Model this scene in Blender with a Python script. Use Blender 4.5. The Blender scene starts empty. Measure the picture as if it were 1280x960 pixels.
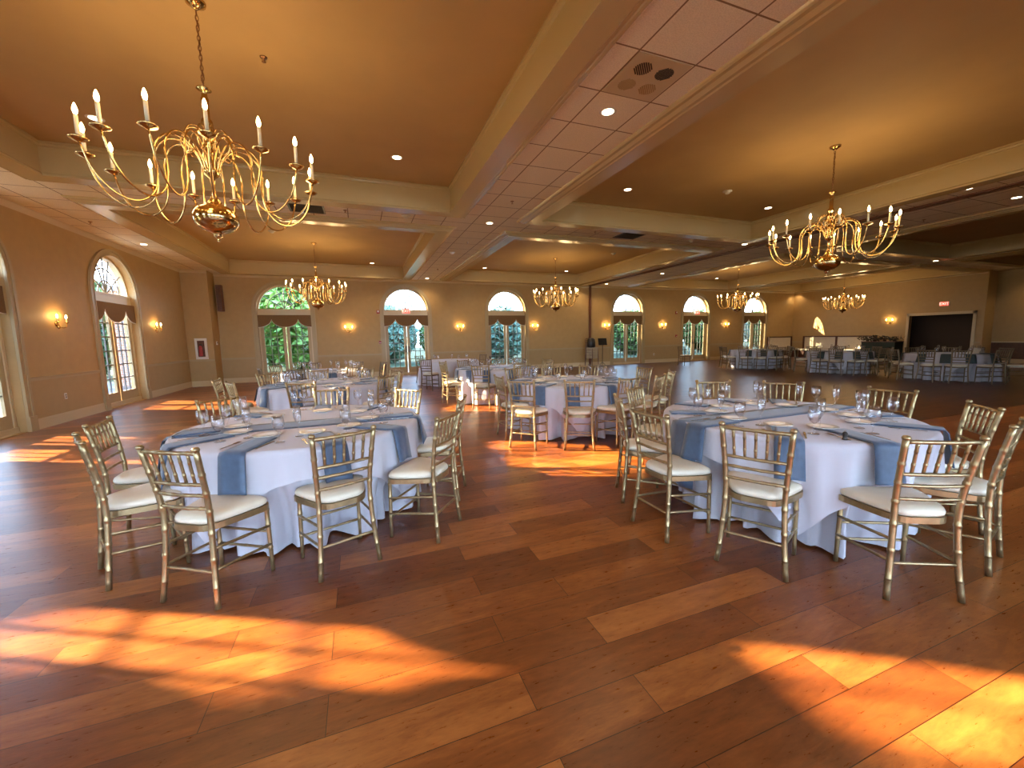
import bpy, math, random
from mathutils import Vector, Matrix
random.seed(11)
PI = math.pi
def R(d): return math.radians(d)
S = bpy.context.scene
COL = S.collection

# ------------------------------------------------------------------ camera, light, exposure
CAM_H = 1.4503; YAW = .3596; PITCH = .1147; ROLL = .0186
fw = Vector((math.sin(YAW)*math.cos(PITCH), math.cos(YAW)*math.cos(PITCH), -math.sin(PITCH)))
r0 = Vector((math.cos(YAW), -math.sin(YAW), 0)); d0 = fw.cross(r0)
rt = math.cos(ROLL)*r0 + math.sin(ROLL)*d0; dn = -math.sin(ROLL)*r0 + math.cos(ROLL)*d0
cd = bpy.data.cameras.new('camera'); cam = bpy.data.objects.new('camera', cd); COL.objects.link(cam)
cd.sensor_width = 36; cd.sensor_fit = 'HORIZONTAL'; cd.lens = 502.99/1280*36
cd.clip_start = .05; cd.clip_end = 300
mw = Matrix.Identity(4)
for i in range(3):
    mw[i][0] = rt[i]; mw[i][1] = -dn[i]; mw[i][2] = -fw[i]
mw[0][3], mw[1][3], mw[2][3] = 0, 0, CAM_H
cam.matrix_world = mw
S.camera = cam

SUN_DIR = Vector((.886, -.463, -.335)).normalized()
SUN_E = 46.0
SKY_E = 13.0
K_DOWN = 22.0      # watts of a recessed downlight
K_CHAND = 24.0     # watts of a whole chandelier
K_SCONCE = 2.0
WARM = (1.0, .66, .30)
S.view_settings.view_transform = 'Standard'; S.view_settings.look = 'None'
S.view_settings.gamma = 1; S.view_settings.use_curve_mapping = False
S.view_settings.exposure = 1.15
S.cycles.use_denoising = True
S.cycles.max_bounces = 7; S.cycles.diffuse_bounces = 4; S.cycles.glossy_bounces = 3
S.cycles.transparent_max_bounces = 12; S.cycles.sample_clamp_indirect = 4
S.cycles.caustics_reflective = False; S.cycles.caustics_refractive = False

W = bpy.data.worlds.new('sky'); S.world = W; W.use_nodes = True
nt = W.node_tree; nt.nodes.clear()
wo = nt.nodes.new('ShaderNodeOutputWorld'); bg = nt.nodes.new('ShaderNodeBackground')
tcw = nt.nodes.new('ShaderNodeTexCoord'); sx = nt.nodes.new('ShaderNodeSeparateXYZ'); rp = nt.nodes.new('ShaderNodeValToRGB')
nt.links.new(tcw.outputs['Generated'], sx.inputs[0]); nt.links.new(sx.outputs['Z'], rp.inputs[0])
rp.color_ramp.elements[0].position = 0.0; rp.color_ramp.elements[0].color = (.64, .80, 1, 1)
rp.color_ramp.elements[1].position = .7; rp.color_ramp.elements[1].color = (.36, .56, 1, 1)
nt.links.new(rp.outputs[0], bg.inputs[0]); bg.inputs[1].default_value = SKY_E
nt.links.new(bg.outputs[0], wo.inputs[0])
sl = bpy.data.lights.new('sun', 'SUN'); sl.energy = SUN_E; sl.angle = R(.7); sl.color = (1, .74, .45)
so = bpy.data.objects.new('sun', sl); COL.objects.link(so)
so.rotation_euler = SUN_DIR.to_track_quat('-Z', 'Y').to_euler(); so.location = (-20, 15, 12)

# ------------------------------------------------------------------ room measures
Zb = 3.865; Zc = 4.247; D = 17.12; XL = -5.36; XR = 24.76; YB = -3.4; XR2 = 25.5
HW = .88; ZT = 2.65; TH = .28
WX = [-2.53, 1.87, 6.26, 12.74, 17.16, 21.57]
WLY = [12.47, 8.33, 4.18, .03]
CENT = {1: (-.46, 3.80), 2: (3.29, 2.32), 3: (-.57, 7.28), 4: (-.75, 10.3), 5: (3.08, 5.61), 6: (2.96, 8.92),
        7: (2.73, 12.91), 8: (15.5, 12.2), 9: (15.95, 9.3), 10: (16.05, 6.5)}
TR = .9; TZ = .76

# ------------------------------------------------------------------ materials
def mat(name, col, rough=.5, metal=0, noise=0, nscale=20, bump=0, bscale=60, coat=0, emit=None, estr=0, spec=None, sheen=0):
    m = bpy.data.materials.new(name); m.use_nodes = True; n = m.node_tree.nodes; l = m.node_tree.links
    b = n['Principled BSDF']; b.inputs['Base Color'].default_value = (*col, 1)
    b.inputs['Roughness'].default_value = rough; b.inputs['Metallic'].default_value = metal
    if coat: b.inputs['Coat Weight'].default_value = coat; b.inputs['Coat Roughness'].default_value = .12
    if spec is not None: b.inputs['Specular IOR Level'].default_value = spec
    if sheen: b.inputs['Sheen Weight'].default_value = sheen
    if emit: b.inputs['Emission Color'].default_value = (*emit, 1); b.inputs['Emission Strength'].default_value = estr
    if noise or bump:
        tc = n.new('ShaderNodeTexCoord')
    if noise:
        t = n.new('ShaderNodeTexNoise'); t.inputs['Scale'].default_value = nscale; t.inputs['Detail'].default_value = 4
        l.new(tc.outputs['Object'], t.inputs['Vector'])
        r = n.new('ShaderNodeValToRGB'); l.new(t.outputs['Fac'], r.inputs[0])
        r.color_ramp.elements[0].position = .3; r.color_ramp.elements[1].position = .7
        r.color_ramp.elements[0].color = (*[c*(1-noise) for c in col], 1); r.color_ramp.elements[1].color = (*[min(1, c*(1+noise)) for c in col], 1)
        l.new(r.outputs[0], b.inputs['Base Color'])
    if bump:
        t2 = n.new('ShaderNodeTexNoise'); t2.inputs['Scale'].default_value = bscale; t2.inputs['Detail'].default_value = 3
        l.new(tc.outputs['Object'], t2.inputs['Vector'])
        bp = n.new('ShaderNodeBump'); bp.inputs['Strength'].default_value = bump; bp.inputs['Distance'].default_value = .01
        l.new(t2.outputs['Fac'], bp.inputs['Height']); l.new(bp.outputs[0], b.inputs['Normal'])
    return m
M = {}
M['wall'] = mat('wall_paint', (.46, .30, .12), .6, noise=.04, nscale=6, bump=.15, bscale=120)
M['wains'] = mat('wainscot_paint', (.43, .295, .13), .55, noise=.03, nscale=6)
M['trim'] = mat('cream_trim', (.62, .49, .29), .35)
M['trimd'] = mat('window_trim', (.44, .33, .17), .4)
M['coffer'] = mat('coffer_paint', (.52, .345, .145), .7, noise=.05, nscale=1.5)
M['crown'] = mat('crown_gloss', (.58, .44, .22), .22)
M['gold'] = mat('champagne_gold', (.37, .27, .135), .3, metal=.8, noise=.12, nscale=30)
M['golddim'] = mat('champagne_gold_dimmed', (.20, .14, .075), .4, metal=.5)  # same chair gold, darkened in colour for the gloomier far tables
M['ivory'] = mat('ivory_vinyl', (.74, .66, .50), .33, noise=.05, nscale=8, bump=.1, bscale=90)
M['cloth'] = mat('white_linen', (.54, .515, .55), .8, bump=.12, bscale=400, sheen=.2)
M['blue'] = mat('slate_blue_satin', (.052, .086, .145), .5, noise=.12, nscale=30, sheen=.3)
M['green'] = mat('dark_green_napkin', (.03, .05, .05), .6, noise=.1)
M['brass'] = mat('polished_brass', (.62, .41, .16), .12, metal=1)
M['brassd'] = mat('aged_brass', (.30, .16, .07), .3, metal=1)
M['candle'] = mat('candle_sleeve', (.85, .70, .45), .5)
M['flame'] = mat('lit_bulb', (1, .8, .5), .3, emit=(1, .62, .25), estr=26)
M['lamp'] = mat('downlight_lens', (1, .9, .7), .3, emit=(1, .85, .58), estr=7)
M['valance'] = mat('valance_fabric', (.19, .105, .04), .85, noise=.08, nscale=30)
M['pale_edge'] = mat('valance_pale_edge', (.75, .68, .55), .7)  # pale line along the lower valance edge
M['black'] = mat('black_plastic', (.012, .012, .014), .4)
M['dkmetal'] = mat('dark_metal', (.05, .04, .035), .4, metal=.6)
M['china'] = mat('white_china', (.80, .78, .72), .15, coat=.5)
M['steel'] = mat('steel_flatware', (.6, .58, .55), .22, metal=1)
M['white'] = mat('white_plastic', (.75, .72, .66), .4)
M['red'] = mat('red_alarm', (.35, .03, .03), .4)
M['exit'] = mat('exit_face', (.9, .25, .15), .4, emit=(1, .05, .03), estr=.55)
M['exitl'] = mat('exit_letters', (1, .8, .7), .4, emit=(1, .55, .45), estr=.9)
M['wood'] = mat('dark_wood', (.09, .03, .015), .35, noise=.3, nscale=12)
M['bench'] = mat('cream_bench_panel', (.62, .54, .40), .7, noise=.05)
M['track'] = mat('wall_track_brown', (.14, .05, .025), .5)
M['slot'] = mat('vent_slots', (.06, .04, .03), .7)
M['muntin'] = mat('dark_muntin', (.16, .15, .13), .5)
M['stackm'] = mat('stacked_chair_frame', (.16, .09, .06), .4)
M['lawn'] = mat('lawn_grass', (.03, .055, .012), .9, noise=.4, nscale=3)
M['patio'] = mat('patio_paving', (.14, .15, .16), .8, noise=.1, nscale=3)
M['leaf'] = mat('tree_leaves', (.11, .22, .05), .7, noise=.4, nscale=4)
M['leaf2'] = mat('tree_leaves_light', (.20, .38, .08), .7, noise=.4, nscale=4)
M['leafd'] = mat('shrub_leaves', (.05, .11, .025), .7, noise=.4, nscale=4)
M['leaf_haze'] = mat('tree_leaves_hazed', (.15, .27, .19), .7, noise=.4, nscale=4)  # outdoor haze mixed into the leaf colour as a blue shift
M['bark'] = mat('bark', (.12, .09, .06), .9, noise=.3)
M['linen2'] = mat('beige_linen', (.50, .42, .30), .8)
M['garland'] = mat('dark_arrangement', (.02, .02, .015), .8, noise=.5)
M['greencloth'] = mat('green_table_cloth', (.02, .03, .02), .8)

def glass_mat(name, col=(1, 1, 1), tr=.86, rough=.02):
    m = bpy.data.materials.new(name); m.use_nodes = True; n = m.node_tree.nodes; l = m.node_tree.links
    n.clear(); o = n.new('ShaderNodeOutputMaterial'); mx = n.new('ShaderNodeMixShader')
    t = n.new('ShaderNodeBsdfTransparent'); t.inputs[0].default_value = (*col, 1)
    g = n.new('ShaderNodeBsdfGlossy'); g.inputs['Roughness'].default_value = rough
    f = n.new('ShaderNodeLayerWeight'); f.inputs[0].default_value = .35
    ma = n.new('ShaderNodeMath'); ma.operation = 'MULTIPLY_ADD'; ma.inputs[1].default_value = .8; ma.inputs[2].default_value = 1-tr-.1
    l.new(f.outputs['Facing'], ma.inputs[0]); l.new(ma.outputs[0], mx.inputs[0])
    l.new(t.outputs[0], mx.inputs[1]); l.new(g.outputs[0], mx.inputs[2]); l.new(mx.outputs[0], o.inputs[0])
    return m
M['pane'] = glass_mat('window_glass', (.97, 1, 1), .88)
M['pane_dim'] = glass_mat('sky_dimming_glass', (.50, .54, .55), .9)  # grey put into the far panes to dim the overbright sky behind
M['crystal'] = glass_mat('stemware_glass', (.99, .99, 1), .86)

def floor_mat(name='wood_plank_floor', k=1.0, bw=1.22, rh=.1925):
    m = bpy.data.materials.new(name); m.use_nodes = True; n = m.node_tree.nodes; l = m.node_tree.links
    b = n['Principled BSDF']; tc = n.new('ShaderNodeTexCoord')
    mp = n.new('ShaderNodeMapping'); l.new(tc.outputs['Object'], mp.inputs[0]); mp.inputs['Location'].default_value = (.2, -.145, 0)
    bk = n.new('ShaderNodeTexBrick'); l.new(mp.outputs[0], bk.inputs[0])
    bk.offset = .37; bk.offset_frequency = 2; bk.squash = 1
    bk.inputs['Color1'].default_value = (0, 0, 0, 1); bk.inputs['Color2'].default_value = (1, 1, 1, 1); bk.inputs['Mortar'].default_value = (.5, .5, .5, 1)
    bk.inputs['Scale'].default_value = 1; bk.inputs['Mortar Size'].default_value = .0016; bk.inputs['Mortar Smooth'].default_value = .2
    bk.inputs['Bias'].default_value = 0; bk.inputs['Brick Width'].default_value = bw; bk.inputs['Row Height'].default_value = rh
    # long grain figure
    mp2 = n.new('ShaderNodeMapping'); l.new(tc.outputs['Object'], mp2.inputs[0]); mp2.inputs['Scale'].default_value = (1.3, 6, 1)
    add = n.new('ShaderNodeVectorMath'); add.operation = 'MULTIPLY_ADD'; l.new(bk.outputs['Color'], add.inputs[0])
    add.inputs[1].default_value = (7, 13, 0); l.new(mp2.outputs[0], add.inputs[2])
    no = n.new('ShaderNodeTexNoise'); no.inputs['Scale'].default_value = 2.2; no.inputs['Detail'].default_value = 8; no.inputs['Roughness'].default_value = .65; no.inputs['Distortion'].default_value = .8
    l.new(add.outputs[0], no.inputs[0])
    no2 = n.new('ShaderNodeTexNoise'); no2.inputs['Scale'].default_value = 9; no2.inputs['Detail'].default_value = 6; no2.inputs['Roughness'].default_value = .7
    l.new(add.outputs[0], no2.inputs[0])
    cr = n.new('ShaderNodeValToRGB'); e = cr.color_ramp.elements
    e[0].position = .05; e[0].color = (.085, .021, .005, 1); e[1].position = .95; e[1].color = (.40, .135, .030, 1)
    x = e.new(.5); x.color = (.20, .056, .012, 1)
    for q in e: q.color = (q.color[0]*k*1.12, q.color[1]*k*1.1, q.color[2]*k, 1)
    m1 = n.new('ShaderNodeMath'); m1.operation = 'MULTIPLY_ADD'; m1.inputs[1].default_value = .55; l.new(bk.outputs['Color'], m1.inputs[0])
    m2 = n.new('ShaderNodeMath'); m2.operation = 'MULTIPLY_ADD'; m2.inputs[1].default_value = .9; m2.inputs[2].default_value = -.3; l.new(no.outputs['Fac'], m2.inputs[0])
    l.new(m2.outputs[0], m1.inputs[2])
    m3 = n.new('ShaderNodeMath'); m3.operation = 'MULTIPLY_ADD'; m3.inputs[1].default_value = .5; l.new(no2.outputs['Fac'], m3.inputs[0])
    m4 = n.new('ShaderNodeMath'); m4.operation = 'SUBTRACT'; m4.inputs[1].default_value = .18; l.new(m1.outputs[0], m4.inputs[0]); l.new(m4.outputs[0], m3.inputs[2])
    l.new(m3.outputs[0], cr.inputs[0])
    mx = n.new('ShaderNodeMix'); mx.data_type = 'RGBA'; l.new(bk.outputs['Fac'], mx.inputs[0]); l.new(cr.outputs[0], mx.inputs[6]); mx.inputs[7].default_value = (.03, .008, .003, 1)
    l.new(mx.outputs[2], b.inputs['Base Color'])
    rr = n.new('ShaderNodeMapRange'); l.new(no2.outputs['Fac'], rr.inputs[0]); rr.inputs['To Min'].default_value = .20; rr.inputs['To Max'].default_value = .40
    l.new(rr.outputs[0], b.inputs['Roughness'])
    b.inputs['Specular IOR Level'].default_value = .5
    bp = n.new('ShaderNodeBump'); bp.inputs['Strength'].default_value = .25; bp.inputs['Distance'].default_value = .004
    sb = n.new('ShaderNodeMath'); sb.operation = 'SUBTRACT'; l.new(no2.outputs['Fac'], sb.inputs[0]); l.new(bk.outputs['Fac'], sb.inputs[1])
    l.new(sb.outputs[0], bp.inputs['Height']); l.new(bp.outputs[0], b.inputs['Normal'])
    return m
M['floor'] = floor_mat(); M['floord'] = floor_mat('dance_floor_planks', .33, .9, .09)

def tile_mat():
    m = bpy.data.materials.new('acoustic_tile'); m.use_nodes = True; n = m.node_tree.nodes; l = m.node_tree.links
    b = n['Principled BSDF']; tc = n.new('ShaderNodeTexCoord'); s = n.new('ShaderNodeSeparateXYZ'); l.new(tc.outputs['Object'], s.inputs[0])
    outs = []
    for k, off in (('X', 2.374), ('Y', 3.077)):
        a = n.new('ShaderNodeMath'); a.operation = 'SUBTRACT'; a.inputs[1].default_value = off-60.96; l.new(s.outputs[k], a.inputs[0])
        d = n.new('ShaderNodeMath'); d.operation = 'DIVIDE'; d.inputs[1].default_value = .6096; l.new(a.outputs[0], d.inputs[0])
        f = n.new('ShaderNodeMath'); f.operation = 'FRACT'; l.new(d.outputs[0], f.inputs[0])
        g = n.new('ShaderNodeMath'); g.operation = 'LESS_THAN'; g.inputs[1].default_value = .026; l.new(f.outputs[0], g.inputs[0]); outs.append(g)
    mxx = n.new('ShaderNodeMath'); mxx.operation = 'MAXIMUM'; l.new(outs[0].outputs[0], mxx.inputs[0]); l.new(outs[1].outputs[0], mxx.inputs[1])
    no = n.new('ShaderNodeTexNoise'); no.inputs['Scale'].default_value = 90; l.new(tc.outputs['Object'], no.inputs[0])
    cr = n.new('ShaderNodeValToRGB'); l.new(no.outputs['Fac'], cr.inputs[0])
    cr.color_ramp.elements[0].color = (.78, .69, .52, 1); cr.color_ramp.elements[1].color = (.90, .80, .62, 1)
    cr.color_ramp.elements[0].position = .35; cr.color_ramp.elements[1].position = .6
    mx = n.new('ShaderNodeMix'); mx.data_type = 'RGBA'; l.new(mxx.outputs[0], mx.inputs[0]); l.new(cr.outputs[0], mx.inputs[6]); mx.inputs[7].default_value = (.27, .17, .09, 1)
    l.new(mx.outputs[2], b.inputs['Base Color']); b.inputs['Roughness'].default_value = .8
    bp = n.new('ShaderNodeBump'); bp.inputs['Strength'].default_value = .3; bp.inputs['Distance'].default_value = .006; bp.invert = True
    l.new(mxx.outputs[0], bp.inputs['Height']); l.new(bp.outputs[0], b.inputs['Normal'])
    return m
M['tile'] = tile_mat()
def brick_mat():
    m = bpy.data.materials.new('outside_brick'); m.use_nodes = True; n = m.node_tree.nodes; l = m.node_tree.links
    b = n['Principled BSDF']; tc = n.new('ShaderNodeTexCoord'); mp = n.new('ShaderNodeMapping'); mp.inputs['Rotation'].default_value = (R(90), 0, 0)
    l.new(tc.outputs['Object'], mp.inputs[0]); bk = n.new('ShaderNodeTexBrick'); l.new(mp.outputs[0], bk.inputs[0])
    bk.inputs['Scale'].default_value = 1; bk.inputs['Brick Width'].default_value = .22; bk.inputs['Row Height'].default_value = .075; bk.inputs['Mortar Size'].default_value = .008
    bk.inputs['Color1'].default_value = (.32, .13, .08, 1); bk.inputs['Color2'].default_value = (.42, .20, .13, 1); bk.inputs['Mortar'].default_value = (.6, .55, .5, 1)
    l.new(bk.outputs['Color'], b.inputs['Base Color']); b.inputs['Roughness'].default_value = .9
    return m
M['brick'] = brick_mat()

# ------------------------------------------------------------------ mesh builder
class MB:
    def __init__(s): s.v = []; s.f = []; s.sm = []
    def add(s, vs, fs, smooth=False, T=None):
        o = len(s.v)
        for p in vs:
            p = Vector(p); s.v.append(tuple(T @ p) if T else tuple(p))
        for f in fs: s.f.append(tuple(i+o for i in f)); s.sm.append(smooth)
        return s
    def box(s, x0, x1, y0, y1, z0, z1, T=None):
        return s.add([(x0, y0, z0), (x1, y0, z0), (x1, y1, z0), (x0, y1, z0), (x0, y0, z1), (x1, y0, z1), (x1, y1, z1), (x0, y1, z1)],
                     [(0, 3, 2, 1), (4, 5, 6, 7), (0, 1, 5, 4), (1, 2, 6, 5), (2, 3, 7, 6), (3, 0, 4, 7)], False, T)
    def tube(s, pts, rad, n=8, closed=False, T=None, cap=True):
        pts = [Vector(p) for p in pts]; m = len(pts)
        if not hasattr(rad, '__len__'): rad = [rad]*m
        vs = []; fs = []; prev = None
        for i, p in enumerate(pts):
            a = pts[(i-1) % m] if (closed or i > 0) else p; b = pts[(i+1) % m] if (closed or i < m-1) else p
            t = (b-a).normalized()
            if prev is None: u = t.cross(Vector((0, 0, 1)) if abs(t.z) < .9 else Vector((1, 0, 0))).normalized()
            else:
                u = prev - t*prev.dot(t)
                u = u.normalized() if u.length > 1e-6 else t.orthogonal().normalized()
            prev = u; w = t.cross(u)
            for k in range(n):
                a_ = 2*PI*k/n; vs.append(p + (u*math.cos(a_)+w*math.sin(a_))*rad[i])
        for i in range(m if closed else m-1):
            j = (i+1) % m
            for k in range(n):
                k2 = (k+1) % n; fs.append((i*n+k, i*n+k2, j*n+k2, j*n+k))
        if cap and not closed: fs.append(tuple(range(n))[::-1]); fs.append(tuple((m-1)*n+k for k in range(n)))
        return s.add(vs, fs, True, T)
    def lathe(s, prof, n=20, T=None, c=(0, 0, 0)):
        vs = []; fs = []; m = len(prof)
        for r, z in prof:
            for k in range(n): vs.append((c[0]+r*math.cos(2*PI*k/n), c[1]+r*math.sin(2*PI*k/n), c[2]+z))
        for i in range(m-1):
            for k in range(n):
                k2 = (k+1) % n; fs.append((i*n+k, i*n+k2, (i+1)*n+k2, (i+1)*n+k))
        return s.add(vs, fs, True, T)
    def prism(s, poly, d0, d1, T=None):   # polygon (x,z) swept in y
        n = len(poly); vs = [(x, d0, z) for x, z in poly]+[(x, d1, z) for x, z in poly]
        fs = [tuple(range(n)), tuple(range(2*n-1, n-1, -1))]+[(i, i+n, (i+1) % n+n, (i+1) % n) for i in range(n)]
        return s.add(vs, fs, False, T)
    def obj(s, name, m, parent=None):
        me = bpy.data.meshes.new(name); me.from_pydata(s.v, [], s.f); me.update()
        if any(s.sm): me.polygons.foreach_set('use_smooth', s.sm)
        me.materials.append(M[m] if isinstance(m, str) else m)
        o = bpy.data.objects.new(name, me); COL.objects.link(o)
        if parent: o.parent = parent
        return o
def tag(o, label=None, cat=None, group=None, kind=None):
    if label: o['label'] = label
    if cat: o['category'] = cat
    if group: o['group'] = group
    if kind: o['kind'] = kind
    return o
def empty(name, loc=(0, 0, 0), rz=0):
    e = bpy.data.objects.new(name, None); COL.objects.link(e); e.location = loc; e.rotation_euler = (0, 0, rz); e.empty_display_size = .1
    return e
def dup(o, parent=None):
    c = o.copy(); COL.objects.link(c); c.parent = parent
    for ch in KIDS(o): dup(ch, c)
    return c
_kids = {}
def KIDS(o):
    if o.name not in _kids: _kids[o.name] = [c for c in o.children]
    return _kids[o.name]
def inst(proto, loc, rz, label, group=None, used=set()):
    o = proto if proto.name not in used else dup(proto)
    if o is proto: KIDS(proto); [KIDS(c) for c in proto.children]; used.add(proto.name)
    o.location = loc; o.rotation_euler = (0, 0, rz); o['label'] = label
    if group: o['group'] = group
    return o
def lamp(name, typ, loc, w, col, parent=None, **k):
    l = bpy.data.lights.new(name, typ); l.energy = w; l.color = col
    for a, b in k.items(): setattr(l, a, b)
    o = bpy.data.objects.new(name, l); COL.objects.link(o); o.location = loc
    if parent: o.parent = parent
    return o

# ------------------------------------------------------------------ shell
f = MB(); f.box(XL-TH, XR2+.3, YB-TH, D+TH, -.12, 0); tag(f.obj('floor', 'floor'), kind='structure')
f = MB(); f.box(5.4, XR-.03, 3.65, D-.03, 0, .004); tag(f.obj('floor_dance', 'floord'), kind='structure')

def wall(name, T, L0, L1, ops, m='wall', H=Zb+.1, th=TH):
    """inner face on y=0, outward +y; local x along wall; ops = centre positions of arched openings"""
    b = MB(); edges = sorted(ops); x = L0; N = 24
    for c in edges:
        b.box(x, c-HW, 0, th, 0, H, T); x = c+HW
        b.box(c-HW, c+HW, 0, th, -.1, .012, T)
        for i in range(N):
            a0 = PI-PI*i/N; a1 = PI-PI*(i+1)/N
            xa, za = c+HW*math.cos(a0), ZT+HW*math.sin(a0); xb, zb = c+HW*math.cos(a1), ZT+HW*math.sin(a1)
            b.add([(xa, 0, za), (xb, 0, zb), (xb, 0, H), (xa, 0, H), (xa, th, za), (xb, th, zb), (xb, th, H), (xa, th, H)],
                  [(0, 1, 2, 3), (7, 6, 5, 4), (0, 4, 5, 1)], False, T)
    b.box(x, L1, 0, th, 0, H, T)
    return tag(b.obj(name, m), kind='structure')
Tfar = Matrix.Translation((0, D, 0))
Tleft = Matrix.Translation((XL, 0, 0)) @ Matrix.Rotation(R(90), 4, 'Z')       # local x -> +Y, local y -> -X
Tback = Matrix.Translation((0, YB, 0)) @ Matrix.Rotation(R(180), 4, 'Z')      # local x -> -X
BX = [-3.9, -1.6, .7, 3.0, 5.3, 7.6]  # unseen back windows, packed close to bring in more daylight
wall('wall_far', Tfar, XL-TH, XR2+.3, WX)
wall('wall_left', Tleft, YB-TH, D+TH, WLY)
wall('wall_back', Tback, -XR2-.3, -XL+TH, [-x for x in BX])
b = MB(); b.box(XR, XR+.2, 9.02, 9.36, 0, Zb+.1); b.box(XR, XR+.2, 11.52, D, 0, Zb+.1); b.box(XR, XR+.2, 9.36, 11.52, 2.12, Zb+.1)
b.box(XR+.2, XR2+.2, 9.02, 9.05, 0, Zb+.1); b.box(XR2, XR2+.2, YB, 9.02, 0, Zb+.1); b.box(XR2+.2, XR2+.3, 9.02, D, 0, Zb+.1)
tag(b.obj('wall_right', 'wall'), kind='structure')
b = MB(); b.box(XL, -4.62, 16.42, D, 0, Zb); tag(b.obj('wall_pier', 'wall'), kind='structure')
# dark room beyond the right doorway
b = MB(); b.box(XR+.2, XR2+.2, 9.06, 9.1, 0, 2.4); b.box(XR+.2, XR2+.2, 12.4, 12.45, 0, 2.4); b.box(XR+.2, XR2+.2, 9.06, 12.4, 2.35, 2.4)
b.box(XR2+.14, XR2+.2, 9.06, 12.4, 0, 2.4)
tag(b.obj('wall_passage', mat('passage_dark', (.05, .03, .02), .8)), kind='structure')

# ceiling: lowered tile grid with coffer recesses
CX = [(-3.98, 1.76), (3.60, 9.50), (12.7, 18.6), (19.9, 24.3)]
CY = [(.8, 7.77), (9.25, 16.45)]
b = MB(); xs = sorted([XL-TH, XR2+.3]+[v for c in CX for v in c]); ys = sorted([YB-TH, D+TH]+[v for c in CY for v in c])
for i in range(len(xs)-1):
    for j in range(len(ys)-1):
        if any(abs(xs[i]-c[0]) < .01 for c in CX) and any(abs(ys[j]-c[0]) < .01 for c in CY): continue
        b.add([(xs[i], ys[j], Zb), (xs[i+1], ys[j], Zb), (xs[i+1], ys[j+1], Zb), (xs[i], ys[j+1], Zb)], [(0, 3, 2, 1)])
tag(b.obj('ceiling', 'tile'), kind='structure')
k = 0
for cx in CX:
    for cy in CY:
        k += 1
        b = MB(); b.box(cx[0]-.05, cx[1]+.05, cy[0]-.05, cy[1]+.05, Zc, Zc+.05)
        for (x0, x1, y0, y1) in ((cx[0]-.05, cx[0], cy[0], cy[1]), (cx[1], cx[1]+.05, cy[0], cy[1]), (cx[0], cx[1], cy[0]-.05, cy[0]), (cx[0], cx[1], cy[1], cy[1]+.05)):
            b.box(x0, x1, y0, y1, Zb-.02, Zc)
        tag(b.obj('ceiling_coffer', 'coffer'), kind='structure')
        prof = [(-.05, Zc-.001), (-.055, Zc-.03), (-.035, Zc-.035), (-.03, Zc-.06), (-.012, Zc-.07), (-.012, 3.84), (-.03, 3.815), (-.03, 3.79), (.22, 3.785), (.235, 3.797), (.27, 3.80), (.31, 3.825), (.345, 3.83), (.36, 3.845), (.37, Zb+.002)]
        b = MB(); vs = []; fs = []; n = len(prof)
        for (sxx, syy, px, py) in ((-1, -1, cx[0], cy[0]), (1, -1, cx[1], cy[0]), (1, 1, cx[1], cy[1]), (-1, 1, cx[0], cy[1])):
            for o_, z_ in prof: vs.append((px+sxx*o_, py+syy*o_, z_))
        for q in range(4):
            q2 = (q+1) % 4
            for i in range(n-1): fs.append((q*n+i, q*n+i+1, q2*n+i+1, q2*n+i))
        b.add(vs, fs); tag(b.obj('trim_%d' % k, 'crown'), kind='structure')
b = MB(); b.box(XL-.5, XR2+.5, YB-.5, D+.5, 4.35, 4.5); tag(b.obj('roof_slab', 'coffer'), kind='structure')

# cornice, chair rail, baseboards
def runs(L0, L1, ops, m=HW+.16):
    out = []; x = L0
    for c in sorted(ops): out.append((x, c-m)); x = c+m
    out.append((x, L1)); return out
tn = 20
for nm, T, L0, L1, ops in (('far', Tfar, -4.62, XR, WX), ('left', Tleft, YB, 16.42, WLY), ('back', Tback, -XR2, -XL, [-x for x in BX]),
                           ('right', Matrix.Translation((XR, 0, 0)) @ Matrix.Rotation(R(-90), 4, 'Z'), -D, -9.06, None),
                           ('pier', Matrix.Translation((0, 16.42, 0)), XL, -4.62, [])):
    b = MB(); r_ = MB(); w_ = MB(); c_ = MB()
    rr = runs(L0, L1, ops) if ops is not None else [(-D, -11.64), (-9.24, -9.06)]
    for x0, x1 in rr:
        b.box(x0, x1, -.02, 0, 0, .16, T); b.box(x0, x1, -.028, 0, .0, .025, T); b.box(x0, x1, -.013, 0, .16, .185, T)
        r_.box(x0, x1, -.03, 0, .885, .91, T); r_.box(x0, x1, -.018, 0, .85, .885, T)
        w_.box(x0, x1, -.004, 0, .18, .86, T)
    c_.add([(L0, 0, Zb-.10), (L0, -.05, Zb-.02), (L0, -.07, Zb), (L0, 0, Zb), (L1, 0, Zb-.10), (L1, -.05, Zb-.02), (L1, -.07, Zb), (L1, 0, Zb)], [(0, 1, 5, 4), (1, 2, 6, 5)], False, T)
    tag(b.obj('baseboard_'+nm, 'trim'), kind='structure')
    tag(r_.obj('trim_%d' % tn, 'trimd'), kind='structure'); tn += 1
    tag(w_.obj('trim_%d' % tn, 'wains'), kind='structure'); tn += 1
    tag(c_.obj('trim_%d' % tn, 'trim'), kind='structure'); tn += 1
# jog wall at the right and its rail
b = MB(); b.box(XR2-.03, XR2, YB, 9.0, .86, .91); b.box(XR2-.02, XR2, YB, 9.0, 0, .18); tag(b.obj('trim_50', 'trim'), kind='structure')
b = MB(); b.box(XR2-.006, XR2, YB, 9.0, .18, .86); tag(b.obj('trim_51', 'wood'), kind='structure')
# doorway casing on right wall
b = MB(); b.box(XR-.03, XR, 11.52, 11.62, 0, 2.24); b.box(XR-.03, XR, 9.26, 9.36, 0, 2.24); b.box(XR-.03, XR, 9.26, 11.62, 2.12, 2.24)
tag(b.obj('door_1', 'trim'), kind='structure')
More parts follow.
